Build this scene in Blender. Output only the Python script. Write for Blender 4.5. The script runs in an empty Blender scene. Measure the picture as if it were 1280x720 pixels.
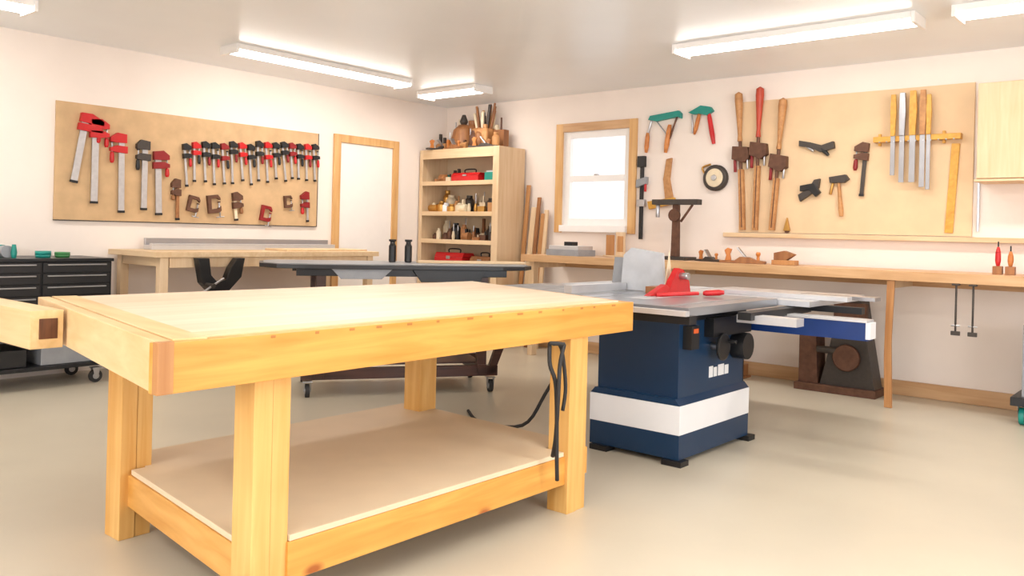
import bpy, bmesh, math, random
from mathutils import Matrix, Vector, Euler
random.seed(7)
W,D,C=7.358,7.403,2.764
XE,YS=2.6,-3.0

# ------------------------------------------------------------ materials
def srgb(r,g,b):
    f=lambda v:(v/255/12.92) if v/255<=.04045 else ((v/255+.055)/1.055)**2.4
    return (f(r),f(g),f(b),1)
_m={}
def new(name):
    m=bpy.data.materials.new(name);m.use_nodes=True
    nt=m.node_tree;return m,nt,nt.nodes['Principled BSDF']
def plain(name,rgb,rough=.5,metal=0,var=.08,scale=12,bump=0,spec=.5):
    if name in _m:return _m[name]
    m,nt,p=new(name);N=nt.nodes
    tc=N.new('ShaderNodeTexCoord');no=N.new('ShaderNodeTexNoise');no.inputs['Scale'].default_value=scale
    no.inputs['Detail'].default_value=4
    nt.links.new(tc.outputs['Object'],no.inputs['Vector'])
    cr=N.new('ShaderNodeValToRGB');c=srgb(*rgb)
    cr.color_ramp.elements[0].position=.3;cr.color_ramp.elements[1].position=.7
    cr.color_ramp.elements[0].color=tuple(v*(1-var) for v in c[:3])+(1,)
    cr.color_ramp.elements[1].color=tuple(min(1,v*(1+var)) for v in c[:3])+(1,)
    nt.links.new(no.outputs['Fac'],cr.inputs[0]);nt.links.new(cr.outputs[0],p.inputs['Base Color'])
    p.inputs['Roughness'].default_value=rough;p.inputs['Metallic'].default_value=metal
    p.inputs['Specular IOR Level'].default_value=spec
    if bump:
        bp=N.new('ShaderNodeBump');bp.inputs['Strength'].default_value=bump;bp.inputs['Distance'].default_value=.01
        nt.links.new(no.outputs['Fac'],bp.inputs['Height']);nt.links.new(bp.outputs[0],p.inputs['Normal'])
    _m[name]=m;return m
def wood(name,a,b,axis=0,rough=.5,scale=1.0,knots=False):
    if name in _m:return _m[name]
    m,nt,p=new(name);N=nt.nodes;L=nt.links
    tc=N.new('ShaderNodeTexCoord');mp=N.new('ShaderNodeMapping')
    sc=[22*scale]*3;sc[axis]=1.6*scale;mp.inputs['Scale'].default_value=sc
    L.new(tc.outputs['Object'],mp.inputs['Vector'])
    no=N.new('ShaderNodeTexNoise');no.inputs['Scale'].default_value=1;no.inputs['Detail'].default_value=6;no.inputs['Distortion'].default_value=.6
    L.new(mp.outputs[0],no.inputs['Vector'])
    n2=N.new('ShaderNodeTexNoise');n2.inputs['Scale'].default_value=2.2;L.new(tc.outputs['Object'],n2.inputs['Vector'])
    mx=N.new('ShaderNodeMath');mx.operation='MULTIPLY_ADD';mx.inputs[1].default_value=.35
    L.new(n2.outputs['Fac'],mx.inputs[0])
    m2=N.new('ShaderNodeMath');m2.operation='MULTIPLY';m2.inputs[1].default_value=.65
    L.new(no.outputs['Fac'],m2.inputs[0]);L.new(m2.outputs[0],mx.inputs[2])
    cr=N.new('ShaderNodeValToRGB');cr.color_ramp.elements[0].position=.33;cr.color_ramp.elements[1].position=.66
    cr.color_ramp.elements[0].color=srgb(*b);cr.color_ramp.elements[1].color=srgb(*a)
    L.new(mx.outputs[0],cr.inputs[0])
    out=cr.outputs[0]
    if knots:
        m3=N.new('ShaderNodeMapping');s3=[5.5]*3;s3[axis]=2.6;m3.inputs['Scale'].default_value=s3
        L.new(tc.outputs['Object'],m3.inputs['Vector'])
        vo=N.new('ShaderNodeTexVoronoi');vo.inputs['Scale'].default_value=1;L.new(m3.outputs[0],vo.inputs['Vector'])
        k=N.new('ShaderNodeValToRGB');k.color_ramp.elements[0].position=.05;k.color_ramp.elements[1].position=.13
        k.color_ramp.elements[0].color=(1,1,1,1);k.color_ramp.elements[1].color=(0,0,0,1)
        L.new(vo.outputs['Distance'],k.inputs[0])
        mi=N.new('ShaderNodeMixRGB');mi.inputs['Color2'].default_value=srgb(166,92,38)
        L.new(k.outputs[0],mi.inputs['Fac']);L.new(out,mi.inputs['Color1']);out=mi.outputs[0]
    L.new(out,p.inputs['Base Color']);p.inputs['Roughness'].default_value=rough
    bp=N.new('ShaderNodeBump');bp.inputs['Strength'].default_value=.12;bp.inputs['Distance'].default_value=.004
    L.new(no.outputs['Fac'],bp.inputs['Height']);L.new(bp.outputs[0],p.inputs['Normal'])
    _m[name]=m;return m
def emit(name,rgb,s):
    m,nt,p=new(name);p.inputs['Base Color'].default_value=srgb(*rgb)
    p.inputs['Emission Color'].default_value=srgb(*rgb);p.inputs['Emission Strength'].default_value=s;return m

M_wall=plain('wall_plaster',(243,231,221),.85,var=.02,scale=3)
M_ceil=plain('ceiling_paint',(238,241,244),.33,var=.015,scale=2)
M_floor=plain('floor_concrete',(204,194,174),.30,var=.06,scale=1.1,spec=.5)
M_trimw=wood('trim_pine',(228,186,128),(204,150,90),2,.5)
M_trimh=wood('trim_pine_h',(216,176,132),(190,144,98),0,.5)
M_white=plain('white_paint',(246,243,240),.5,var=.01)
M_door=plain('door_paint',(247,240,234),.5,var=.01)
M_peg=plain('hardboard',(204,170,128),.7,var=.10,scale=7)
M_peg2=plain('hardboard_light',(226,197,158),.7,var=.06,scale=4)
M_pineY=wood('pine_golden_y',(230,172,88),(204,136,54),1,.42,knots=True)
M_pineX=wood('pine_golden_x',(232,178,100),(204,142,62),0,.42,knots=True)
M_pineZ=wood('pine_golden_z',(234,190,118),(210,152,74),2,.42)
M_top=wood('birch_top',(234,214,190),(220,194,164),1,.4,.5)
M_edge=wood('maple_edge',(234,208,168),(222,188,142),1,.42)
M_edgex=wood('maple_edge_x',(234,202,154),(214,176,120),0,.42)
M_mdf=plain('shelf_ply',(226,205,174),.6,var=.05,scale=3)
M_end=wood('end_grain',(120,74,44),(70,40,24),2,.7,2)
M_count=wood('counter_wood',(226,188,150),(204,158,118),0,.5)
M_light=wood('light_wood',(230,203,168),(214,181,140),2,.5)
M_lightx=wood('light_wood_x',(230,203,166),(214,181,138),0,.5)
M_brown=wood('brown_wood',(170,116,70),(126,78,44),2,.5)
M_tan=wood('tan_wood',(202,150,96),(168,112,64),2,.5)
M_orange=wood('orange_wood',(212,138,66),(180,98,40),2,.4)
M_yel=wood('yellow_wood',(224,174,74),(200,142,46),2,.4)
M_patch=wood('patch_wood',(196,132,66),(170,106,48),1,.5)
M_darkwood=wood('dark_redwood',(80,48,38),(46,27,22),0,.4)
M_black=plain('black_plastic',(24,24,26),.4)
M_blackm=plain('black_enamel',(28,29,32),.35,.2)
M_iron=plain('cast_iron',(78,72,68),.5,.6,bump=.1,scale=40)
M_rust=plain('rusty_iron',(104,72,56),.6,.4,var=.25,scale=20)
M_steel=plain('steel',(186,186,190),.28,.9,var=.03)
M_bar=plain('bar_steel',(196,194,196),.38,.6,var=.06,scale=30)
M_blade=plain('blade_steel',(160,160,164),.35,.85,var=.05)
M_alu=plain('aluminium',(212,213,216),.35,.6,var=.03)
M_saw=plain('saw_table_steel',(168,171,177),.28,.75,var=.05,scale=3)
M_gray=plain('gray_paint',(150,152,156),.45)
M_lgray=plain('light_gray_paint',(192,194,198),.45)
M_red=plain('red_paint',(196,26,30),.35)
M_red2=plain('dark_red',(140,24,28),.4)
M_navy=plain('navy_enamel',(16,50,82),.33,var=.05,scale=2)
M_blue=plain('blue_enamel',(18,52,112),.3)
M_stripe=plain('white_enamel',(234,234,236),.35,var=.01)
M_teal=plain('teal_plastic',(24,140,128),.4)
M_green=plain('green_plastic',(60,130,70),.4)
M_org=plain('orange_plastic',(220,96,40),.4)
M_cream=plain('cream_plastic',(228,212,182),.5)
M_rubber=plain('rubber',(40,38,38),.7)
M_brass=plain('brass',(196,150,80),.35,.8)
M_handle=plain('red_handle',(184,66,40),.4)
M_tube=emit('tube_glow',(255,249,242),25)

# ------------------------------------------------------------ mesh builder
class MB:
    def __init__(s): s.bm=bmesh.new();s.mats=[];s.M=Matrix()
    def mi(s,m):
        if m not in s.mats:s.mats.append(m)
        return s.mats.index(m)
    def _f(s,vs,m,sm=False):
        try:
            f=s.bm.faces.new(vs);f.material_index=m;f.smooth=sm
        except ValueError: pass
    def v(s,p): return s.bm.verts.new(s.M@Vector(p))
    def box(s,lo,hi,mat):
        m=s.mi(mat);x0,y0,z0=lo;x1,y1,z1=hi
        V=[s.v(p) for p in [(x0,y0,z0),(x1,y0,z0),(x1,y1,z0),(x0,y1,z0),(x0,y0,z1),(x1,y0,z1),(x1,y1,z1),(x0,y1,z1)]]
        for q in [(3,2,1,0),(4,5,6,7),(0,1,5,4),(1,2,6,5),(2,3,7,6),(3,0,4,7)]: s._f([V[i] for i in q],m)
    def cbox(s,c,sz,mat,rot=None):
        old=s.M
        s.M=old@Matrix.Translation(c)@(Euler([math.radians(a) for a in rot]).to_matrix().to_4x4() if rot else Matrix())
        s.box([-a/2 for a in sz],[a/2 for a in sz],mat);s.M=old
    def prism(s,pts,lo,hi,mat,axis=2):
        m=s.mi(mat)
        def P(p,w):
            if axis==2:return (p[0],p[1],w)
            if axis==1:return (p[0],w,p[1])
            return (w,p[0],p[1])
        a=[s.v(P(p,lo)) for p in pts];b=[s.v(P(p,hi)) for p in pts];n=len(pts)
        s._f(a[::-1],m);s._f(b,m)
        for i in range(n): s._f([a[i],a[(i+1)%n],b[(i+1)%n],b[i]],m)
    def cyl(s,p,q,r1,mat,r2=None,seg=14,cap=True):
        m=s.mi(mat);r2=r1 if r2 is None else r2;p=Vector(p);q=Vector(q);d=(q-p).normalized()
        u=d.orthogonal().normalized();w=d.cross(u)
        ra=[];rb=[]
        for i in range(seg):
            a=2*math.pi*i/seg;o=u*math.cos(a)+w*math.sin(a)
            ra.append(s.v(p+o*r1));rb.append(s.v(q+o*r2))
        for i in range(seg): s._f([ra[i],ra[(i+1)%seg],rb[(i+1)%seg],rb[i]],m,True)
        if cap: s._f(ra[::-1],m);s._f(rb,m)
    def lathe(s,prof,mat,o=(0,0,0),d=(0,0,1),seg=16):
        o=Vector(o);d=Vector(d).normalized()
        for i in range(len(prof)-1):
            (r1,h1),(r2,h2)=prof[i],prof[i+1]
            s.cyl(o+d*h1,o+d*h2,max(r1,1e-4),mat,max(r2,1e-4),seg,cap=(i==0 or i==len(prof)-2))
    def tube(s,pts,r,mat,seg=10):
        P=[Vector(p) for p in pts];Q=[]
        for i in range(len(P)-1):
            p0=P[max(i-1,0)];p1=P[i];p2=P[i+1];p3=P[min(i+2,len(P)-1)]
            for k in range(5):
                t=k/5;Q.append(.5*((2*p1)+(-p0+p2)*t+(2*p0-5*p1+4*p2-p3)*t*t+(-p0+3*p1-3*p2+p3)*t**3))
        Q.append(P[-1]);m=s.mi(mat);rings=[]
        u=None
        for i,q in enumerate(Q):
            d=(Q[min(i+1,len(Q)-1)]-Q[max(i-1,0)]).normalized()
            u=d.orthogonal().normalized() if u is None else (u-d*u.dot(d)).normalized()
            w=d.cross(u)
            rings.append([s.v(q+(u*math.cos(2*math.pi*k/seg)+w*math.sin(2*math.pi*k/seg))*r) for k in range(seg)])
        for a,b in zip(rings,rings[1:]):
            for k in range(seg): s._f([a[k],a[(k+1)%seg],b[(k+1)%seg],b[k]],m,True)
        s._f(rings[0][::-1],m);s._f(rings[-1],m)
    def board(s,p,q,t,z0,z1,mat):
        p=Vector(p);q=Vector(q);d=(q-p).normalized();n=Vector((-d.y,d.x))*t
        s.prism([p,q,q+n,p+n],z0,z1,mat)
    def done(s,name,M=None,bevel=.003):
        bmesh.ops.recalc_face_normals(s.bm,faces=s.bm.faces)
        me=bpy.data.meshes.new(name)
        if M is None:
            vs=[v.co for v in s.bm.verts]
            c=Vector([(min(v[i] for v in vs)+max(v[i] for v in vs))/2 for i in range(3)])
            for v in s.bm.verts:v.co-=c
            M=Matrix.Translation(c)
        s.bm.to_mesh(me);s.bm.free()
        for m in s.mats: me.materials.append(m)
        o=bpy.data.objects.new(name,me);bpy.context.scene.collection.objects.link(o);o.matrix_world=M
        if bevel:
            b=o.modifiers.new('bevel','BEVEL');b.width=bevel;b.segments=2;b.limit_method='ANGLE';b.angle_limit=math.radians(50)
        return o
def FR(u,v,w,o):
    M=Matrix.Identity(4)
    for i,a in enumerate((u,v,w,o)):
        for j in range(3):M[j][i]=a[j]
    return M
def LWF(y,z,off=0,tilt=0):
    return FR((0,1,0),(0,0,1),(1,0,0),(-W+off,y,z))@Matrix.Rotation(math.radians(tilt),4,'Z')
def BWF(x,z,off=0,tilt=0):
    return FR((1,0,0),(0,0,1),(0,-1,0),(x,D-off,z))@Matrix.Rotation(math.radians(tilt),4,'Z')
def AT(x,y,z=0,rz=0): return Matrix.Translation((x,y,z))@Matrix.Rotation(math.radians(rz),4,'Z')

# ------------------------------------------------------------ room shell
T=.15
b=MB();b.box((-W-T,YS-T,-.1),(XE+T,D+T,0),M_floor);b.done('floor',bevel=0)
b=MB();b.box((-W-T,YS-T,C),(XE+T,D+T,C+.1),M_ceil);b.done('ceiling',bevel=0)
b=MB();b.box((-W-T,YS-T,0),(-W,D+T,C),M_wall);b.done('wall_left',bevel=0)
wx0,wx1,wz0,wz1=-5.56,-4.71,1.35,2.36
b=MB()
b.box((-W,D,0),(wx0,D+T,C),M_wall);b.box((wx1,D,0),(XE,D+T,C),M_wall)
b.box((wx0,D,0),(wx1,D+T,wz0),M_wall);b.box((wx0,D,wz1),(wx1,D+T,C),M_wall);b.done('wall_back',bevel=0)
b=MB()
ey0,ey1=.6,3.8
b.box((XE,YS-T,0),(XE+T,ey0,C),M_wall);b.box((XE,ey1,0),(XE+T,D+T,C),M_wall)
b.box((XE,ey0,0),(XE+T,ey1,.8),M_wall);b.box((XE,ey0,2.3),(XE+T,ey1,C),M_wall);b.done('wall_right',bevel=0)
b=MB()
b.box((-W,YS-T,0),(-3.4,YS,C),M_wall);b.box((.2,YS-T,0),(XE,YS,C),M_wall)
b.box((-3.4,YS-T,0),(.2,YS,.8),M_wall);b.box((-3.4,YS-T,2.3),(.2,YS,C),M_wall);b.done('wall_front',bevel=0)

def glassmat():
    m=bpy.data.materials.new('window_glass');m.use_nodes=True;nt=m.node_tree;N=nt.nodes;N.clear()
    o=N.new('ShaderNodeOutputMaterial');t=N.new('ShaderNodeBsdfTransparent');g=N.new('ShaderNodeBsdfGlossy');g.inputs['Roughness'].default_value=.02
    x=N.new('ShaderNodeMixShader');x.inputs[0].default_value=.06
    nt.links.new(t.outputs[0],x.inputs[1]);nt.links.new(g.outputs[0],x.inputs[2]);nt.links.new(x.outputs[0],o.inputs[0]);return m
M_glass=glassmat()
b=MB()
cx0,cx1,cz0,cz1=-5.65,-4.62,1.27,2.45
b.box((cx0,D-.025,cz0),(wx0,D-.001,cz1),M_trimw);b.box((wx1,D-.025,cz0),(cx1,D-.001,cz1),M_trimw)
b.box((wx0,D-.025,wz1),(wx1,D-.001,cz1),M_trimh);b.box((wx0+.001,D-.06,cz0+.01),(wx1-.001,D-.001,wz0),M_white)
s=.075
for x in (wx0,wx1-s): b.box((x,D+.02,wz0),(x+s,D+.08,wz1),M_white)
zm=(wz0+wz1)/2
for z0_,z1_,dd in ((wz0,wz0+.075,0),(wz1-.07,wz1,0),(zm-.035,zm+.03,.012)): b.box((wx0+s,D+.022-dd,z0_),(wx1-s,D+.078,z1_),M_white)
b.box((-5.16,D+.005,zm+.031),(-5.11,D+.04,zm+.045),M_steel)
b.box((wx0+s,D+.05,wz0+.075),(wx1-s,D+.054,zm-.035),M_glass);b.box((wx0+s,D+.05,zm+.03),(wx1-s,D+.054,wz1-.07),M_glass)
b.done('window_1',bevel=.002)
def bigwin(name,box,horiz):
    b=MB();x0,y0,x1,y1=box
    n=3
    for i in range(n+1):
        t=i/n
        if horiz: xx=x0+(x1-x0-.06)*t;b.box((xx,y0,.86),(xx+.06,y1,2.24),M_white)
        else: yy=y0+(y1-y0-.06)*t;b.box((x0,yy,.86),(x1,yy+.06,2.24),M_white)
    b.box((x0,y0,.8),(x1,y1,.86),M_white);b.box((x0,y0,2.24),(x1,y1,2.3),M_white);b.done(name)
bigwin('window_2',(XE+.04,ey0,XE+.1,ey1),False)
bigwin('window_3',(-3.4,YS-.1,.2,YS-.04),True)

b=MB()
dy0,dy1,dz=5.68,6.60,2.27;t=.085
b.box((-W+.001,dy0,0),(-W+.035,dy0+t,dz),M_trimw);b.box((-W+.001,dy1-t,0),(-W+.035,dy1,dz),M_trimw)
b.box((-W+.001,dy0+t,dz-t),(-W+.035,dy1-t,dz),M_trimw)
b.box((-W+.001,dy0+t,0.01),(-W+.015,dy1-t,dz-t),M_door)
b.lathe([(.012,0),(.012,.04),(.026,.045),(.026,.07),(.01,.08)],M_brass,(-W+.015,dy0+t+.07,1.0),(1,0,0))
b.done('door_1')
b=MB();b.box((-5.9,D-.03,0.001),(XE-.01,D-.001,.12),M_trimh);b.done('baseboard_back')
b=MB();b.box((-W+.001,YS+.01,0.001),(-W+.02,1.9,.1),M_trimh);b.done('baseboard_left')
b=MB();b.box((-W+.002,2.86,1.27),(-W+.022,5.47,2.245),M_peg)
b.box((-W+.003,5.471,1.265),(-W+.024,5.478,2.245),M_iron);b.box((-W+.003,2.86,1.262),(-W+.024,5.47,1.269),M_iron);b.done('pegboard',bevel=.001)
b=MB();b.box((-3.49,D-.022,1.31),(-1.54,D-.002,2.52),M_peg2);b.done('pegboard',bevel=.001)
b=MB();b.box((-3.62,D-.075,1.265),(XE-.02,D-.001,1.305),M_lightx);b.done('trim_1')

# ------------------------------------------------------------ ceiling lights
def fixture(x0,y0,x1,y1,name='ceiling_light'):
    b=MB();hx=x1>x0+.5
    if hx:
        L=x1-x0;M=FR((1,0,0),(0,1,0),(0,0,1),((x0+x1)/2,y0,C))
    else:
        L=y1-y0;M=FR((0,1,0),(-1,0,0),(0,0,1),(x0,(y0+y1)/2,C))
    b.prism([(-.13,-.001),(.13,-.001),(.11,-.04),(-.11,-.04)],-L/2,L/2,M_white,axis=0)
    for s in (-1,1): b.box((s*L/2-.012,-.131,-.075),(s*L/2+.012,.131,-.0005),M_white)
    pts=[(.09*math.cos(a),-.041-.032*math.sin(a)) for a in [math.pi*i/8 for i in range(9)]]
    b.prism(pts,-L/2+.015,L/2-.015,M_tube,axis=0)
    return b.done(name,M,bevel=.002)
fixture(-3.36,6.0,-1.6,6.0);fixture(-1.36,6.0,.4,6.0)
fixture(-6.4,3.85,-6.4,5.8);fixture(-6.4,.4,-6.4,2.3)
fixture(-6.75,6.45,-5.9,6.45)
fixture(-3.4,2.6,-1.6,2.6);fixture(-1.2,2.6,.6,2.6);fixture(-4.0,-.6,-2.2,-.6);fixture(-1.2,-.6,.6,-.6)  # out-of-view fixtures, added to raise the room's light level

# ------------------------------------------------------------ foreground workbench
b=MB()
A=Vector((-2.205,1.135));B=Vector((-2.23,3.57));Cc=Vector((-3.82,4.12));Dd=Vector((-3.86,1.45))
zt,zb=.93,.785
b.prism([A+Vector((-.1,.1)),B+Vector((-.05,-.06)),Cc+Vector((.05,-.06)),Dd+Vector((.05,.09))],zt-.03,zt,M_top)
b.board(A,B,.05,zb,zt-.004,M_pineY)
b.board(B,Cc,.045,zb,zt-.006,M_pineX)
b.board(Cc,Dd,.05,zb,zt-.006,M_pineY)
dirE=(Dd-A).normalized();nE=Vector((dirE.y,-dirE.x))
if nE.y<0:nE=-nE
b.prism([A+dirE*.03,Dd,Dd+nE*.045,A+dirE*.03+nE*.045],zb,zt-.001,M_edgex)
b.prism([A+nE*.052+dirE*.052,Dd+nE*.052,Dd+nE*.15,A+nE*.15+dirE*.052],zt-.04,zt+.001,M_edgex)
b.prism([A+Vector((-.055,.16)),B+Vector((-.055,-.05)),B+Vector((-.15,-.05)),A+Vector((-.15,.16))],zt-.02,zt+.0012,M_edge)
b.box((A.x-.028,A.y-.002,zb),(A.x+.002,A.y+.045,zt-.001),M_tan)
for i in range(14):
    y=1.5+i*.145+random.uniform(-.03,.03);xx=A.x-(y-A.y)*.01027
    b.box((xx-.02,y,zt-.017),(xx+.0006,y+.015+.025*random.random(),zt-.007),M_patch)
# vise chop
b.box((-4.1,1.215,.785),(-3.3,1.33,.925),M_edgex)
b.box((-3.301,1.245,.82),(-3.297,1.31,.895),M_end)
b.cyl((-3.5,1.33,.85),(-3.5,1.46,.85),.018,M_steel);b.cyl((-3.75,1.33,.85),(-3.75,1.46,.85),.014,M_steel)
def leg(x0,y0,x1,y1):
    ym=(y0+y1)/2
    b.box((x0,y0,0),(x1,ym-.0015,zb+.002),M_pineZ);b.box((x0+.004,ym+.0015,0),(x1-.005,y1,zb+.002),M_pineZ)
leg(-2.365,1.47,-2.256,1.605);leg(-2.345,3.06,-2.232,3.20)
leg(-3.43,1.56,-3.31,1.69);leg(-3.43,3.17,-3.31,3.30)
b.box((-2.29,1.60,.13),(-2.250,3.07,.255),M_pineY)
b.prism([(-2.35,1.47),(-2.35,1.51),(-3.52,1.66),(-3.52,1.62)],.13,.255,M_pineX)
b.box((-3.52,1.66,.13),(-3.48,3.3,.255),M_pineY);b.box((-3.48,3.255,.13),(-2.30,3.29,.255),M_pineX)
for x,y in ((-2.3,3.2),): b.box((x-.03,y,.13),(x+.01,y+.09,.254),M_pineX)
b.prism([(-2.252,1.607),(-2.252,3.055),(-2.36,3.055),(-2.36,3.25),(-3.54,3.3),(-3.54,1.7),(-3.3,1.66),(-3.3,1.60),(-2.38,1.48),(-2.38,1.607)],.256,.276,M_mdf)
b.done('workbench',bevel=.004)

b=MB()
b.tube([(-2.15,2.90,.782),(-2.14,2.86,.70),(-2.13,2.84,.58),(-2.16,2.87,.4),(-2.19,2.89,.30)],.009,M_rubber)
b.tube([(-2.19,2.85,.782),(-2.17,2.83,.70),(-2.15,2.85,.60),(-2.16,2.88,.3),(-2.17,2.90,.20)],.009,M_rubber)
b.tube([(-2.15,2.90,.782),(-2.17,2.84,.79),(-2.19,2.85,.782)],.009,M_rubber)
b.tube([(-2.17,2.85,.786),(-2.18,2.92,.76),(-2.16,2.93,.6),(-2.15,2.90,.5)],.008,M_rubber)
b.done('air_hose',bevel=0)
b=MB()
b.tube([(-3.15,4.22,.78),(-3.12,4.2,.5),(-3.22,4.15,.25),(-3.35,4.1,.05),(-3.7,4.1,.012),(-4.0,4.3,.012)],.011,M_rubber)
b.tube([(-3.09,4.22,.78),(-3.07,4.2,.6),(-3.09,4.1,.3),(-3.05,4.05,.012)],.009,M_rubber)
b.tube([(-3.15,4.22,.78),(-3.12,4.22,.80),(-3.09,4.22,.78)],.009,M_rubber)
b.done('power_cord',bevel=0)

# ------------------------------------------------------------ table saw
b=MB()
X0,X1,Y0,Y1=-2.86,-2.27,4.13,5.0
b.box((X0+.03,Y0+.03,.17),(X1-.03,Y1-.03,.80),M_navy)
b.box((X0,Y0,.03),(X1,Y1,.165),M_navy);b.box((X0-.002,Y0-.002,.166),(X1+.002,Y1+.002,.325),M_stripe)
b.prism([(X0,.326),(X1,.326),(X1-.03,.36),(X0+.03,.36)],Y0,Y1,M_navy,axis=1)
for x in (X0+.02,X1-.09):
    for y in (Y0-.03,Y1-.05): b.box((x,y,0),(x+.12,y+.09,.03),M_black)
b.box((X0+.02,Y0+.02,.78),(X1-.02,Y1-.02,.84),M_blackm)
b.box((-3.0,3.98,.835),(-2.15,5.12,.88),M_saw)
b.box((-3.95,4.25,.84),(-3.01,5.12,.878),M_saw)
b.box((-2.95,5.13,.84),(-1.95,6.15,.875),M_alu);b.box((-3.9,5.14,.85),(-2.97,5.9,.875),M_lgray)
for x,y in ((-2.85,6.05),(-3.85,5.8)): b.box((x,y,0),(x+.04,y+.04,.85),M_blackm)
for i in range(4): b.box((-3.9+i*.22,4.28,.8785),(-3.72+i*.22,4.9,.8795),M_gray)
b.box((-2.9,4.0,.8805),(-2.87,5.1,.8815),M_gray);b.box((-2.3,4.0,.8805),(-2.27,5.1,.8815),M_gray)
b.box((-2.75,4.3,.8805),(-2.6,4.85,.882),M_alu)
b.box((-2.9,3.90,.80),(-2.1,3.975,.845),M_blackm);b.box((-2.92,3.86,.845),(-2.1,3.9,.872),M_alu)
b.box((-2.28,5.02,.68),(-1.57,5.12,.785),M_blue);b.box((-2.28,5.01,.785),(-1.57,5.13,.80),M_alu);b.box((-1.58,5.018,.69),(-1.555,5.122,.785),M_stripe)
b.box((-2.15,4.55,.77),(-1.80,4.66,.815),M_alu)
b.box((-2.6,5.30,.876),(-1.78,5.38,.905),M_alu);b.box((-2.15,5.5,.876),(-1.68,5.62,.9),M_steel);b.box((-2.1,5.38,.80),(-1.72,5.44,.84),M_black)
b.box((-2.12,4.5,.79),(-2.04,5.4,.834),M_black)
b.box((X1-.03,4.2,.63),(X1+.025,4.29,.76),M_black);b.box((X1+.025,4.22,.72),(X1+.03,4.27,.745),M_org)
b.cyl((X1-.03,4.55,.62),(X1+.04,4.55,.62),.02,M_steel);b.lathe([(.07,0),(.08,.008),(.08,.018),(.07,.022)],M_black,(X1+.03,4.55,.62),(1,0,0),24)
b.cyl((X1+.05,4.60,.65),(X1+.10,4.60,.65),.011,M_black)
b.cyl((X1-.03,4.85,.60),(X1+.06,4.85,.60),.08,M_black,seg=20)
b.box((X1-.03,4.45,.68),(X1+.03,4.95,.79),M_black)
for i,(w0,w1) in enumerate([(0,.05),(.06,.1),(.115,.19),(.2,.25)]): b.box((X1-.031,4.52+w0,.435),(X1-.028,4.52+w1,.50-.01*(i%2)),M_stripe)
b.box((-3.2,4.3,.88),(-3.14,4.93,.93),M_alu)
b.prism([(-3.20,.881),(-2.86,.881),(-2.88,1.14),(-3.12,1.17),(-3.18,1.12)],4.95,4.98,M_lgray,axis=1)
b.prism([(-3.30,.881),(-3.12,.881),(-3.14,1.10),(-3.28,1.10)],4.99,5.01,M_gray,axis=1)
b.prism([(4.72,.89),(5.02,.89),(5.0,.96),(4.92,1.04),(4.86,1.05),(4.78,.97)],-2.74,-2.70,M_red,axis=0)
b.prism([(4.50,.885),(4.68,.885),(4.76,.92),(4.70,.95)],-2.74,-2.70,M_red,axis=0)
b.cyl((-2.70,4.88,1.0),(-2.64,4.88,1.0),.022,M_steel);b.cyl((-2.68,4.55,.892),(-2.5,4.75,.905),.012,M_red)
b.lathe([(.012,0),(.018,.02),(.019,.10),(.012,.13)],M_red,(-2.52,4.85,.90),(1,.3,.1));b.box((-2.85,4.7,.883),(-2.76,4.95,.93),M_brown)
b.prism([(4.85,.9),(4.95,.9),(4.9,1.16)],-2.80,-2.795,M_cream,axis=0)
b.done('table_saw',bevel=.003)

def caster(b,x,y,r=.045,mat=None):
    b.cyl((x-.016,y,r),(x+.016,y,r),r,mat or M_rubber,seg=20);b.cyl((x-.02,y,r),(x+.02,y,r),r*.5,M_steel,seg=14)
    for s in (-1,1): b.prism([(y-.012,r-.01),(y+.012,r-.01),(y+.03,2*r+.015),(y-.03,2*r+.015)],x+s*.024-.003,x+s*.024+.003,M_steel,axis=0)
    b.box((x-.035,y-.035,2*r+.012),(x+.035,y+.035,2*r+.02),M_steel)

# mobile assembly table with dark base
b=MB()
L,Wd=1.06,.44
b.prism([(-L,-.2),(-L+.12,-.40),(-.75,-Wd),(.75,-Wd),(L-.12,-.40),(L,-.2),(L,.2),(L-.12,.40),(-L+.12,.40),(-L,.2)],.955,.985,M_black)
b.prism([(-L+.03,-.19),(-L+.13,-.37),(.94,-.37),(L-.03,-.19),(L-.03,.2),(L-.15,.37),(-.93,.37),(-L+.03,.2)],.985,.99,M_gray)
b.box((-.8,-.38,.90),(.8,-.36,.955),M_blackm);b.box((-.8,.36,.90),(.8,.38,.955),M_blackm)
b.prism([(.05,.955),(.62,.955),(.58,.86),(.12,.86)],-.40,-.381,M_black,axis=1)
b.prism([(-.55,.955),(-.1,.955),(-.18,.88),(-.48,.88)],-.40,-.381,M_gray,axis=1)
for x in (-.62,.62):
    for y in (-.33,.33): b.cbox((x,y,.55),(.07,.07,.82),M_darkwood)
for y in (-.33,.33): b.box((-.75,y-.03,.13),(.75,y+.03,.21),M_darkwood)
for x in (-.62,.62): b.box((x-.035,-.38,.15),(x+.035,.38,.22),M_darkwood)
b.box((-.6,-.3,.222),(.6,.3,.235),M_darkwood)
b.prism([(.66,.14),(.72,.14),(.80,.35),(.74,.6),(.60,.90),(.54,.90),(.68,.58),(.73,.35)],-.36,-.31,M_darkwood,axis=1)
for x in (-.7,.7):
    for y in (-.33,.33): caster(b,x,y,.05)
b.done('assembly_table',AT(-5.07,4.58,0,57))
def blackcan(x,y,z):
    b=MB();b.lathe([(.026,0),(.03,.01),(.03,.13),(.02,.15),(.02,.165),(.03,.17),(.03,.185)],M_black,(0,0,0));b.done('glue_bottle',AT(x,y,z),bevel=0)
blackcan(-5.18,4.62,.991);blackcan(-5.10,4.72,.991)
b=MB();b.box((-.45,-.06,0),(.45,.06,.02),M_lightx);b.done('plywood_offcut',AT(-4.75,5.1,.991,57))

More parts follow.
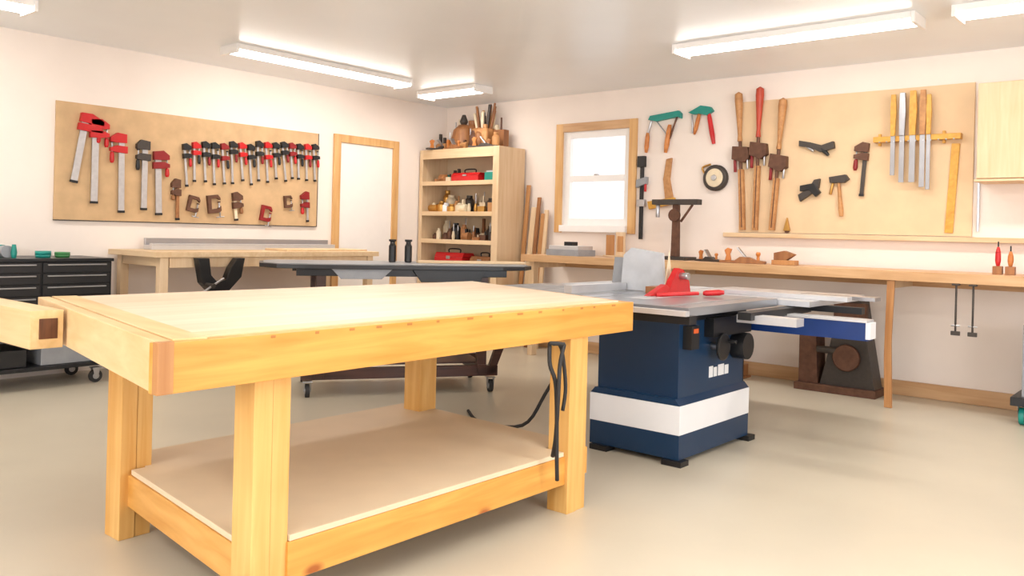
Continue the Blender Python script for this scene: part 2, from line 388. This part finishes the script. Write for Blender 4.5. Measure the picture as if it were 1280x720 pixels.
# ------------------------------------------------------------ left wall table
b=MB()
b.box((-7.32,3.3,.985),(-6.5,5.62,1.03),M_lightx)
for y in (3.36,5.5):
    for x in (-7.28,-6.6): b.box((x,y,0),(x+.07,y+.07,.985),M_light)
b.box((-7.2,3.37,.91),(-6.61,3.40,.984),M_lightx);b.box((-6.56,3.44,.9),(-6.53,5.49,.984),M_light);b.box((-7.2,3.4,.3),(-6.6,5.5,.33),M_mdf)
b.done('wood_worktable')
b=MB();b.box((-7.2,3.55,1.031),(-7.05,5.5,1.07),M_alu);b.box((-7.2,3.55,1.071),(-7.17,5.5,1.13),M_steel);b.box((-7.1,3.55,1.071),(-7.05,5.5,1.085),M_alu);b.done('straightedge_rail')
b=MB();b.box((-6.95,4.6,1.031),(-6.6,5.55,1.05),M_lightx);b.done('plywood_offcut')
b=MB()
b.prism([(3.62,.98),(3.72,.98),(3.74,.84),(3.80,.78),(3.88,.80),(3.92,.9),(3.98,.98),(4.05,.98),(4.02,.82),(3.9,.70),(3.76,.68),(3.66,.78)],-6.49,-6.41,M_black,axis=0)
b.cyl((-6.47,3.7,.76),(-6.3,3.7,.76),.02,M_iron);b.cyl((-6.32,3.6,.70),(-6.32,3.8,.82),.009,M_steel);b.done('bench_vise')
for i,(y,zz) in enumerate([(4.4,.331),(4.85,.331)]):
    b=MB();t=.012
    b.box((0,0,0),(.38,.32,t),M_lightx)
    for bx in [((0,0,t),(.38,t,.28)),((0,.32-t,t),(.38,.32,.28)),((0,t,t),(t,.32-t,.28)),((.38-t,t,t),(.38,.32-t,.28))]: b.box(*bx,M_lightx)
    b.box((.381,.1,.18),(.385,.22,.21),M_brown)
    b.done('wooden_crate',AT(-7.05,y,zz))

# ------------------------------------------------------------ tool chest
b=MB()
x0,x1,y0,y1=-7.3,-6.70,2.02,3.06
b.box((x0,y0,.60),(x1-.02,y1,.95),M_blackm);b.box((x0-.005,y0-.01,.951),(x1,y1+.01,.975),M_blackm)
for r,(za,zb_) in enumerate([(.87,.945),(.785,.862),(.70,.777),(.61,.692)]):
    n=2
    for k in range(n):
        ya=y0+.02+k*(y1-y0-.02)/n;yb=ya+(y1-y0-.06)/n
        b.box((x1-.02,ya,za),(x1-.004,yb,zb_),M_black);b.box((x1-.004,ya+.03,zb_-.022),(x1+.012,yb-.03,zb_-.012),M_steel)
for y in (y0,y1-.04):
    for x in (x0,x1-.06): b.box((x,y,.12),(x+.04,y+.04,.6),M_blackm)
for z in (.14,.38): b.box((x0+.002,y0+.002,z),(x1-.02,y1-.002,z+.03),M_blackm)
b.box((x0+.1,y0+.08,.172),(x1-.06,y0+.45,.30),M_black);b.box((x0+.1,y0+.55,.172),(x1-.06,y1-.08,.34),M_gray)
b.box((x0+.1,y0+.1,.412),(x1-.06,y0+.6,.52),M_blackm);b.box((x0+.1,y0+.66,.412),(x1-.06,y1-.1,.55),M_iron)
for y in (y0+.08,y1-.08):
    for x in (x0+.08,x1-.08): caster(b,x,y,.05)
b.done('tool_chest')

# generic small things -------------------------------------------------
def geo_plane(b,body):
    b.prism([(-.18,0),(.18,0),(.18,.02),(.1,.03),(.05,.05),(-.02,.05),(-.06,.02),(-.18,.02)],-.033,.033,body,axis=1)
    b.cbox((-.0,0,.075),(.012,.05,.13),M_steel,(0,-40,0))
    b.prism([(-.14,.02),(-.09,.02),(-.10,.07),(-.085,.11),(-.12,.12),(-.145,.1),(-.13,.06)],-.012,.012,M_orange,axis=1)
    b.lathe([(.014,0),(.011,.03),(.02,.05),(.014,.066)],M_orange,(.12,0,.025))
def handplane(x,y,z,rz=0,sc=1,body=M_iron):
    b=MB();geo_plane(b,body);b.done('hand_plane',AT(x,y,z,rz)@Matrix.Scale(sc,4))
def toolbox(x,y,z,l,d,h,col,rz=0):
    b=MB();b.box((-l/2,-d/2,0),(l/2,d/2,h*.7),col);b.prism([(-d/2,h*.71),(d/2,h*.71),(d/2-.03,h),(-d/2+.03,h)],-l/2,l/2,col,axis=0)
    b.tube([(-l*.2,0,h),(-l*.18,0,h+.04),(l*.18,0,h+.04),(l*.2,0,h)],.008,M_black);b.box((-.03,-d/2-.006,h*.6),(.03,-d/2,h*.8),M_steel);b.done('toolbox',AT(x,y,z,rz))
def geo_pile(b,x0,x1,y0,y1,z,n,hmax,pal,R,s=1):
    for i in range(n):
        w=R.uniform(.04,.09)*s;d=R.uniform(.04,.09)*s;h=R.uniform(.35,1)*hmax
        x=x0+(x1-x0)*(i+.5)/n+R.uniform(-.01,.01);y=R.uniform(y0+d/2,y1-d/2);m=R.choice(pal);k=R.random()
        if k<.35: b.lathe([(w/2,0),(w/2,h*.7),(w*.3,h*.85),(w*.3,h)],m,(x,y,z))
        elif k<.6: b.box((x-w/2,y-d/2,z),(x+w/2,y+d/2,z+h*.6),m);b.cyl((x,y,z+h*.6),(x,y,z+h),.01,R.choice(pal))
        elif k<.8: b.cyl((x-w/2,y,z+.045),(x+w/2,y,z+.045),.045,m);b.prism([(y-.02,z+.07),(y+.02,z+.07),(y+.01,z+h),(y-.02,z+h)],x-.014,x+.014,R.choice(pal),axis=0)
        else: b.lathe([(.016,0),(.022,.04),(.013,.1)],R.choice(pal),(x,y,z));b.cyl((x,y,z+.08),(x,y,z+h+.02),.006,M_steel)
def pile(name,x0,x1,y0,y1,z,n,hmax,pal,seed,s=1):
    R=random.Random(seed);b=MB();ym=(y0+y1)/2
    geo_pile(b,x0,x1,ym,y1,z,n,hmax*1.0,pal,R,s);geo_pile(b,x0,x1,y0,ym,z,n,hmax*.7,pal,R,s)
    return b.done(name,bevel=.002)
pile('small_supplies',-7.2,-6.8,2.1,2.5,.976,5,.08,[M_teal,M_green,M_red,M_cream,M_gray],3)
b=MB();b.lathe([(.05,0),(.055,.02),(.055,.05)],M_teal);b.done('tape_roll',AT(-6.9,2.62,.976),bevel=0)
b=MB();b.lathe([(.05,0),(.055,.02),(.055,.04)],M_green);b.done('tape_roll',AT(-6.95,2.78,.976),bevel=0)

# ------------------------------------------------------------ corner shelf unit
b=MB()
sx0,sx1,sy0,sy1,sz=-7.33,-6.085,6.95,7.38,2.2
b.box((sx0,sy0,0),(sx0+.03,sy1,sz),M_light);b.box((sx1-.03,sy0,0),(sx1,sy1,sz),M_light)
b.box((sx0+.03,sy1-.012,.05),(sx1-.03,sy1,sz-.03),M_mdf)
b.box((sx0+.03,sy0,sz-.03),(sx1-.03,sy1-.012,sz),M_lightx)
b.box((sx0+.05,sy0-.014,sz-.11),(sx1-.09,sy0,sz-.001),M_lightx);b.box((sx1-.09,sy0-.015,0),(sx1,sy0,sz),M_light);b.box((sx0,sy0-.015,0),(sx0+.05,sy0,sz),M_light)
SH=[.1,.45,.80,1.13,1.45,1.80]
for z in SH: b.box((sx0+.03,sy0,z),(sx1-.03,sy1-.012,z+.025),M_lightx);b.box((sx0+.05,sy0-.014,z-.02),(sx1-.09,sy0,z+.03),M_lightx)
b.done('storage_shelf')
toolbox(-6.66,7.1,1.826,.42,.2,.10,M_red);b=MB();b.box((-.09,-.08,0),(.09,.08,.10),M_teal);b.box((-.08,-.06,.10),(.08,.06,.12),M_stripe);b.done('plastic_case',AT(-6.3,7.12,1.826))
pile('jars_and_tins',-7.25,-6.92,7.0,7.3,1.826,4,.17,[M_cream,M_iron,M_teal,M_brown],4,1.3)
pile('machine_parts',-7.2,-6.2,6.98,7.33,1.476,13,.28,[M_cream,M_cream,M_iron,M_tan,M_brass,M_stripe],11,1.6)
pile('glue_and_paint_supplies',-7.22,-6.2,6.98,7.33,1.156,13,.26,[M_black,M_iron,M_brown,M_rust,M_cream],5,1.4)
toolbox(-6.9,7.12,.826,.45,.22,.18,M_red);toolbox(-6.42,7.12,.826,.3,.2,.15,M_brown)
pile('hardware_boxes',-7.2,-6.3,7.0,7.3,.476,9,.22,[M_iron,M_brown,M_gray],8,1.3)
b=MB();Rr=random.Random(21)
geo_pile(b,-7.12,-6.3,7.2,7.33,2.201,9,.44,[M_brown,M_tan,M_iron,M_cream,M_rust],Rr,1.9)
geo_pile(b,-7.2,-6.25,7.05,7.15,2.201,12,.28,[M_brown,M_tan,M_iron,M_rust],Rr,1.6)
for x,y,r,m in ((-6.4,7.03,20,M_iron),(-6.85,7.0,-15,M_brown),(-7.1,7.05,70,M_iron)):
    b.M=AT(x,y,2.201,r);geo_plane(b,m)
b.M=AT(-6.55,7.2,2.201);b.lathe([(.11,0),(.14,.22),(.145,.23)],M_tan,seg=20)
for i in range(14):
    a=i*.7;b.cyl((.04*math.cos(a),.04*math.sin(a),.02),(.15*math.cos(a),.07*math.sin(a),.38+.15*Rr.random()),.012+.008*Rr.random(),Rr.choice([M_tan,M_brown,M_cream,M_iron,M_brown]))
b.M=AT(-6.88,7.2,2.201);b.lathe([(.14,0),(.15,.12),(.12,.24),(.06,.30)],M_brown,seg=20);b.lathe([(.03,.30),(.05,.34),(.02,.42)],M_iron)
b.M=Matrix();b.done('old_tools_pile',bevel=.002)
for i,(x,w,h,m,dx) in enumerate([(-6.04,.05,1.80,M_tan,0),(-5.975,.07,1.55,M_light,.03),(-5.89,.045,1.66,M_brown,.02),(-5.83,.06,1.48,M_tan,.03),(-5.755,.05,1.52,M_light,.0)]):
    b=MB();b.prism([(0,0),(w,0),(w+dx,h),(dx,h)],0,.02,m,axis=1)
    b.done('lumber_board',Matrix.Translation((x,7.20,0))@Matrix.Rotation(math.radians(-5.2),4,'X'))

# ------------------------------------------------------------ back counter
b=MB()
b.box((-5.55,6.722,.985),(XE-.03,7.36,1.035),M_count);b.box((-5.55,6.70,.965),(XE-.03,6.721,1.037),M_trimh)
b.box((-5.55,7.34,.90),(XE-.03,7.36,.984),M_trimh)
for x in (-5.5,-3.95,.2,1.5): b.box((x,6.78,0),(x+.06,6.86,.984),M_light)
for x in (-5.5,-3.95,-2.0,.2,1.5): b.box((x+.01,6.861,.90),(x+.05,7.339,.984),M_light)
b.done('shop_counter')
b=MB();b.prism([(-.02,0),(.035,0),(.02,.5),(.035,.96),(-.02,.96),(-.03,.4)],-.012,.012,M_tan,axis=1);b.done('wood_post',AT(-1.95,6.735,.003))
b=MB()
b.box((-2.78,7.0,0),(-2.12,7.3,.06),M_rust);b.prism([(-2.76,.06),(-2.60,.06),(-2.62,.5),(-2.68,.60),(-2.76,.55)],7.05,7.25,M_rust,axis=1)
b.prism([(-2.58,.06),(-2.14,.06),(-2.20,.40),(-2.26,.78),(-2.44,.80),(-2.50,.40)],7.05,7.25,M_iron,axis=1)
b.box((-2.46,7.0,.60),(-2.2,7.05,.75),M_rust);b.cyl((-2.6,7.04,.35),(-2.3,7.04,.35),.03,M_iron);b.lathe([(.1,0),(.11,.01),(.11,.03),(.1,.04)],M_rust,(-2.36,7.05,.3),(0,-1,0),20)
b.done('cast_iron_stand')
b=MB();b.box((-3.52,7.0,.02),(-3.30,7.25,.12),M_brown);b.box((-3.49,7.02,.12),(-3.33,7.22,.5),M_iron);b.cyl((-3.41,7.12,.5),(-3.41,7.12,.6),.05,M_black);b.box((-3.54,6.98,0),(-3.28,7.27,.02),M_brown);b.done('grinder_stand')
b=MB();caster(b,0,0,.06,M_teal);b.box((-.06,-.3,.14),(.9,.1,.2),M_blackm);caster(b,.8,0,.06,M_teal);caster(b,.8,-.2,.06,M_teal);caster(b,0,-.2,.06,M_teal)
b.box((0,-.25,.2),(.85,.08,.7),M_gray)
for i in range(3): b.box((.03,-.26,.22+i*.16),(.82,-.25,.36+i*.16),M_blackm);b.box((.35,-.28,.33+i*.16),(.6,-.26,.345+i*.16),M_steel)
b.done('rolling_cabinet',AT(-1.08,7.03,0))

b=MB();b.box((-1.46,7.10,1.74),(.1,D-.002,2.46),M_light)
for i in range(3): b.box((-1.455+i*.52,7.078,1.745),(-.945+i*.52,7.099,2.455),M_light)
for i in range(3): b.lathe([(.006,0),(.006,.015),(.014,.02),(.012,.03)],M_steel,(-1.0+i*.52,7.078,1.82),(0,-1,0))
b.done('wall_cabinet')
b=MB();b.box((-1.47,7.06,1.72),(.12,D-.002,1.737),M_lightx);b.done('trim_2')

# ------------------------------------------------------------ clamps and wall tools
def bar_clamp(M,L,jaw,bw,head,handle,slide=.3,side=1,screw=.16,name='bar_clamp',bar=M_bar,hs=1.0):
    b=MB();s=side
    b.box((-bw/2,-L,.012),(bw/2,0,.026),bar)
    b.prism([(-s*bw*.8,.02*hs),(s*bw*.8,.03*hs),(s*jaw,-.012*hs),(s*jaw,-.05*hs),(s*bw,-.055*hs),(-s*bw*.8,-.055*hs)],.001,.04,head)
    y=-L*slide-.03
    b.prism([(-s*bw*.9,y+.03*hs),(s*bw*.9,y+.035*hs),(s*jaw,y+.015),(s*jaw,y-.015),(s*bw*.9,y-.025*hs),(-s*bw*.9,y-.03*hs)],.0015,.042,head)
    x=s*(jaw-.018*hs)
    b.cyl((x,y-.05-screw*.2,.021),(x,y+.06,.021),.006,M_steel);b.cyl((x,y+.06,.021),(x,y+.07,.021),.016*hs,M_black)
    b.lathe([(.010*hs,0),(.017*hs,.015),(.019*hs,screw*.6),(.012*hs,screw*.8)],handle,(x,y-.02,.021),(0,-1,0),12)
    b.box((-bw/2-.003,-L-.008,.008),(bw/2+.003,-L+.012,.03),M_black)
    return b.done(name,M,bevel=.002)
o=.023
bar_clamp(LWF(3.09,2.14,o,-9),.56,.15,.055,M_red,M_red,.12,1,.10)
bar_clamp(LWF(3.17,2.10,o,0),.68,.11,.055,M_red,M_red,.11,1,.10)
bar_clamp(LWF(3.39,2.0,o,1),.65,.10,.05,M_red,M_red,.13,-1,.12)
bar_clamp(LWF(3.60,1.96,o,0),.58,.08,.05,M_iron,M_black,.16,-1,.12)
bar_clamp(LWF(3.72,1.88,o,2),.54,.10,.055,M_red2,M_red,.14,1,.10)
bar_clamp(LWF(3.91,1.64,o,1),.34,.06,.03,M_rust,M_brown,.2,-1,.06,bar=M_brown)
n=16
hd=[M_black,M_red,M_black,M_black,M_red2,M_black,M_red,M_black]
for i in range(n):
    y=3.965+i*1.43/(n-1);z=1.985+(y-3.92)*.095
    bar_clamp(LWF(y,z+random.uniform(-.02,.02),o,random.uniform(2,8)),random.uniform(.34,.385),.062,.020,hd[i%8],[M_red,M_black,M_red2][i%3],random.uniform(.12,.28),1,.10,bar=M_bar,hs=.75)
def c_clamp(M,s,col,name='c_clamp'):
    b=MB();b.prism([(0,0),(.10,0),(.12,-.03),(.12,-.05),(.09,-.03),(.035,-.03),(.03,-.12),(.09,-.12),(.12,-.10),(.12,-.14),(.1,-.155),(0,-.155)],.001,.03,col)
    b.cyl((.107,-.20,.018),(.107,-.07,.018),.007,M_steel);b.cyl((.07,-.195,.018),(.145,-.195,.018),.005,M_steel);b.cyl((.107,-.07,.018),(.107,-.06,.018),.014,col)
    return b.done(name,M@Matrix.Scale(s,4),bevel=.002)
c_clamp(LWF(4.03,1.53,o,-12),.95,M_rust);c_clamp(LWF(4.20,1.53,o,8),1.1,M_rust)
bar_clamp(LWF(4.49,1.55,o,6),.24,.08,.03,M_rust,M_brown,.3,1,.08,bar=M_cream)
c_clamp(LWF(4.80,1.47,o,-10),1.0,M_red2);c_clamp(LWF(5.05,1.57,o,6),.8,M_rust);bar_clamp(LWF(5.33,1.60,o,3),.28,.08,.02,M_red2,M_red,.3,-1,.09,bar=M_bar)

def wood_clamp(M,head,handle,L=.36,name='fret_saw'):
    b=MB()
    b.prism([(-.02,0),(.30,.03),(.33,0),(.33,-.05),(.29,-.03),(.05,-.06),(-.04,-.04)],.004,.045,head)
    b.cyl((-.01,-.03,.02),(-.05,-L*.45,.02),.012,M_steel);b.lathe([(.014,0),(.022,.04),(.024,.14),(.014,.20)],handle,(-.05,-L*.42,.024),(-.08,-1,0),12)
    b.cyl((.28,-.02,.022),(.20,-.24,.022),.009,M_rust);b.cyl((.04,-.05,.02),(.2,-.24,.02),.007,M_steel)
    b.lathe([(.016,0),(.024,.04),(.026,.2),(.016,.28)],handle,(.20,-.10,.026),(-.15,-1,0),12)
    return b.done(name,M)
wood_clamp(BWF(-4.44,2.46,.001,0),M_teal,M_orange,.40)
b=MB();b.prism([(-.13,0),(0,.06),(.10,.04),(.13,0),(.07,-.04),(0,-.02),(-.08,-.02)],.003,.05,M_teal)
b.lathe([(.016,0),(.022,.05),(.024,.2),(.016,.3)],M_red,(.08,-.02,.026),(.2,-1,0),12);b.lathe([(.016,0),(.02,.05),(.02,.15),(.01,.2)],M_orange,(-.02,-.02,.026),(-.25,-1,0),12);b.cyl((-.1,-.02,.02),(-.09,-.2,.02),.008,M_steel);b.done('pruning_shears',BWF(-3.9,2.46,.001))
b=MB();b.lathe([(.115,0),(.125,.015),(.125,.045),(.11,.06)],M_iron,(0,0,.001),(0,0,1),28);b.lathe([(.09,.06),(.08,.066)],M_cream,(0,0,.001),(0,0,1),24);b.lathe([(.03,.066),(.025,.08)],M_steel,(0,0,.001),(0,0,1));b.tube([(-.1,.03,.04),(-.14,.10,.03),(-.05,.13,.04)],.01,M_brass);b.done('tape_reel',BWF(-3.73,1.82))
b=MB();b.box((-.018,-.78,.004),(.018,.0,.03),M_black);b.box((-.04,-.05,.003),(.04,.06,.05),M_black);b.prism([(-.05,-.18),(.07,-.15),(.07,-.22),(-.05,-.26)],.003,.05,M_gray);b.box((-.035,-.45,.003),(.05,-.38,.05),M_steel);b.cyl((.05,-.3,.03),(.05,-.18,.03),.012,M_red);b.done('caulking_bar',BWF(-4.55,2.0))
b=MB();b.prism([(0,0),(.06,.01),(.04,-.2),(.08,-.38),(.0,-.42),(-.03,-.2)],.003,.03,M_tan);b.prism([(-.2,-.42),(.1,-.38),(.12,-.44),(-.18,-.50)],.0031,.04,M_yel);b.done('drawknife',BWF(-4.27,2.02))
b=MB();b.box((-.16,-.12,0),(.16,.12,.03),M_iron);b.prism([(-.035,.03),(.035,.03),(.025,.52),(-.025,.52)],-.03,.03,M_rust,axis=1);b.box((-.24,-.05,.52),(.24,.05,.57),M_iron)
b.cyl((-.2,0,.40),(-.2,0,.52),.02,M_steel);b.cyl((.05,0,.36),(.17,0,.52),.012,M_rust);b.lathe([(.06,0),(.06,.03)],M_rust,(0,-.05,.42),(0,1,0));b.done('arbor_press',AT(-4.0,7.12,1.036))
def pipe_clamp(M,L,hand,tip=M_iron):
    b=MB();b.lathe([(.006,0),(.035,.02),(.038,.08),(.026,.25),(.018,.40),(.024,.46)],hand,(0,0,.045),(0,-1,0),14)
    b.cyl((0,-.42,.04),(0,-L+.02,.04),.016,M_rust);b.box((-.024,-L,.015),(.024,-.72,.055),M_tan)
    b.prism([(-.07,-.50),(.08,-.52),(.09,-.62),(.03,-.66),(-.08,-.62)],.001,.065,tip);b.cyl((-.06,-.56,.03),(-.06,-.74,.03),.014,M_red2);b.cyl((.06,-.6,.03),(.06,-.72,.03),.01,M_steel)
    return b.done('pipe_clamp',M)
pipe_clamp(BWF(-3.50,2.61,.023,3),1.28,M_tan,M_rust);pipe_clamp(BWF(-3.29,2.64,.023,-1),1.31,M_handle,M_rust);pipe_clamp(BWF(-3.07,2.52,.023,-4),1.19,M_tan,M_rust)
b=MB();b.prism([(-.15,.05),(-.05,.03),(.05,0),(.15,.03),(.16,-.03),(.04,-.06),(-.04,-.02),(-.15,.0)],.001,.045,M_iron);b.lathe([(.014,0),(.02,.05),(.012,.1)],M_black,(.04,-.02,.03),(.6,-.6,0));b.cyl((-.12,.02,.02),(-.02,-.05,.03),.012,M_steel);b.done('spokeshave',BWF(-2.77,2.08,.023))
bar_clamp(BWF(-2.35,2.06,.023,-4),.42,.09,.032,M_rust,M_red2,.16,-1,.12,bar=M_iron)
b=MB();b.prism([(-.12,-.06),(-.02,.0),(.02,.07),(.07,.08),(.06,.0),(.0,-.05),(-.10,-.12)],.001,.04,M_iron);b.prism([(-.10,.02),(.02,.04),(.08,-.04),(.04,-.08),(-.02,-.02),(-.1,-.03)],.012,.05,M_black);b.done('pliers',BWF(-2.80,1.71,.023))
b=MB();b.prism([(-.08,.10),(.06,.12),(.09,.08),(.05,.05),(-.07,.05)],.001,.045,M_iron);b.lathe([(.012,0),(.014,.1),(.02,.24),(.016,.3)],M_tan,(0,.06,.025),(.1,-1,0));b.cyl((-.05,.05,.02),(-.07,-.05,.02),.012,M_brass);b.done('hammer',BWF(-2.57,1.70,.023))
b=MB();b.lathe([(.02,.001),(.022,.02)],M_rust,(0,0,0),(0,0,1));b.prism([(-.03,0),(.0,.12),(.03,0)],.001,.03,M_brass);b.done('brass_gauge',BWF(-3.02,1.33,.024))
b=MB();b.box((-.33,-.022,.001),(.33,.022,.07),M_yel)
for x in (-.29,.2): b.box((x-.01,-.05,.0012),(x+.01,.05,.03),M_yel)
for i in range(11): b.box((-.28+i*.056,-.03,.07),(-.27+i*.056,-.018,.085),M_steel)
for i,(x,top,bot,w,m1,m2) in enumerate([(-.17,.36,-.30,.035,M_yel,M_blade),(-.10,.37,-.36,.04,M_blade,M_blade),(-.02,.38,-.36,.045,M_yel,M_blade),(.055,.38,-.40,.04,M_tan,M_blade),(.10,.34,-.42,.03,M_yel,M_blade)]):
    b.box((x-w/2,bot,.074),(x+w/2,.03,.084),m2);b.prism([(x-w/2,.02),(x+w/2,.02),(x+w*.7,top*.6),(x+w/2,top),(x-w/2,top),(x-w*.6,top*.6)],.072,.095,m1)
b.done('chisel_rack',BWF(-1.95,2.10,.023),bevel=.002)
b=MB();b.box((-.03,-.71,.001),(.03,0,.015),M_yel);b.done('yardstick',BWF(-1.665,2.045,.023,-3))
b=MB();b.box((-.008,-.85,.001),(.008,0,.02),M_steel);b.done('steel_rule',BWF(-1.50,2.2,.004,0))
handplane(-3.24,6.95,1.036,12,1.1,M_brown);handplane(-3.62,7.05,1.036,-20,.85)
b=MB();b.box((-.10,-.05,0),(.10,.05,.04),M_tan);b.prism([(-.09,.04),(.02,.04),(.09,.09),(.0,.12),(-.09,.1)],-.03,.03,M_brown,axis=1);b.done('wooden_plane',AT(-2.88,7.0,1.036))
for x,h,m in [(-1.28,.20,M_red),(-1.20,.17,M_orange),(-1.08,.30,M_red2),(-1.0,.22,M_red)]:
    b=MB();b.box((-.03,-.03,0),(.03,.03,.06),M_brown);b.lathe([(.012,.06),(.02,.10),(.018,h*.8),(.008,h)],m);b.cyl((0,0,h),(0,0,h+.04),.005,M_black);b.done('screwdriver_stand',AT(x,6.98,1.036))
b=MB();b.box((-.13,-.05,0),(.13,.05,.012),M_lightx);b.box((-.12,-.01,.012),(-.02,.0,.22),M_tan);b.box((0,-.01,.012),(.11,.0,.25),M_light);b.box((.02,-.015,.05),(.09,-.01,.21),M_tan);b.done('photo_frame_blanks',AT(-4.75,7.25,1.036))
b=MB();b.box((-.2,-.15,0),(.2,.15,.06),M_gray);b.box((-.18,-.13,.06),(.18,.13,.10),M_alu);b.box((-.05,-.05,.10),(.05,.05,.14),M_black);b.done('router_table',AT(-5.1,6.95,1.036))
for x in (-1.49,-1.38):
    b=MB();b.cyl((0,0,.0),(0,0,-.36),.007,M_iron);b.box((-.03,-.01,-.37),(.03,.01,-.34),M_iron);b.box((-.025,-.03,-.012),(.025,.01,0),M_iron);b.cyl((-.03,0,-.30),(.03,0,-.30),.006,M_steel);b.done('hanging_clamp',AT(x,6.71,.964))

# ------------------------------------------------------------ lights, world, camera
def area(name,loc,rot,sx,sy,p,col):
    l=bpy.data.lights.new(name,'AREA');l.shape='RECTANGLE';l.size=sx;l.size_y=sy;l.energy=p;l.color=col
    o=bpy.data.objects.new(name,l);bpy.context.scene.collection.objects.link(o);o.location=loc;o.rotation_euler=rot
area('daylight_right',(XE+.02,(ey0+ey1)/2,1.55),(0,math.radians(90),0),1.45,3.1,125,(.92,.95,1))
area('daylight_front',(-1.6,YS-.02,1.55),(math.radians(90),0,0),3.5,1.45,118,(.94,.96,1))
w=bpy.data.worlds.new('world');bpy.context.scene.world=w;w.use_nodes=True
bg=w.node_tree.nodes['Background'];bg.inputs[0].default_value=(1,.97,.98,1);bg.inputs[1].default_value=1.5
cam=bpy.data.cameras.new('camera');co=bpy.data.objects.new('camera',cam);bpy.context.scene.collection.objects.link(co)
cam.sensor_width=36;cam.lens=36*1058.7/1280;cam.shift_y=-(360-291.3)/1280;cam.clip_start=.05
yaw=math.radians(40.268);rl=math.radians(1.41)
F=Vector((-math.sin(yaw),math.cos(yaw),0));R=Vector((math.cos(yaw),math.sin(yaw),0));Z=Vector((0,0,1))
X=R*math.cos(rl)+Z*math.sin(rl);Y=-R*math.sin(rl)+Z*math.cos(rl)
co.matrix_world=FR(X,Y,-F,(0,0,1.25))
bpy.context.scene.camera=co
bpy.context.scene.view_settings.view_transform='Standard'
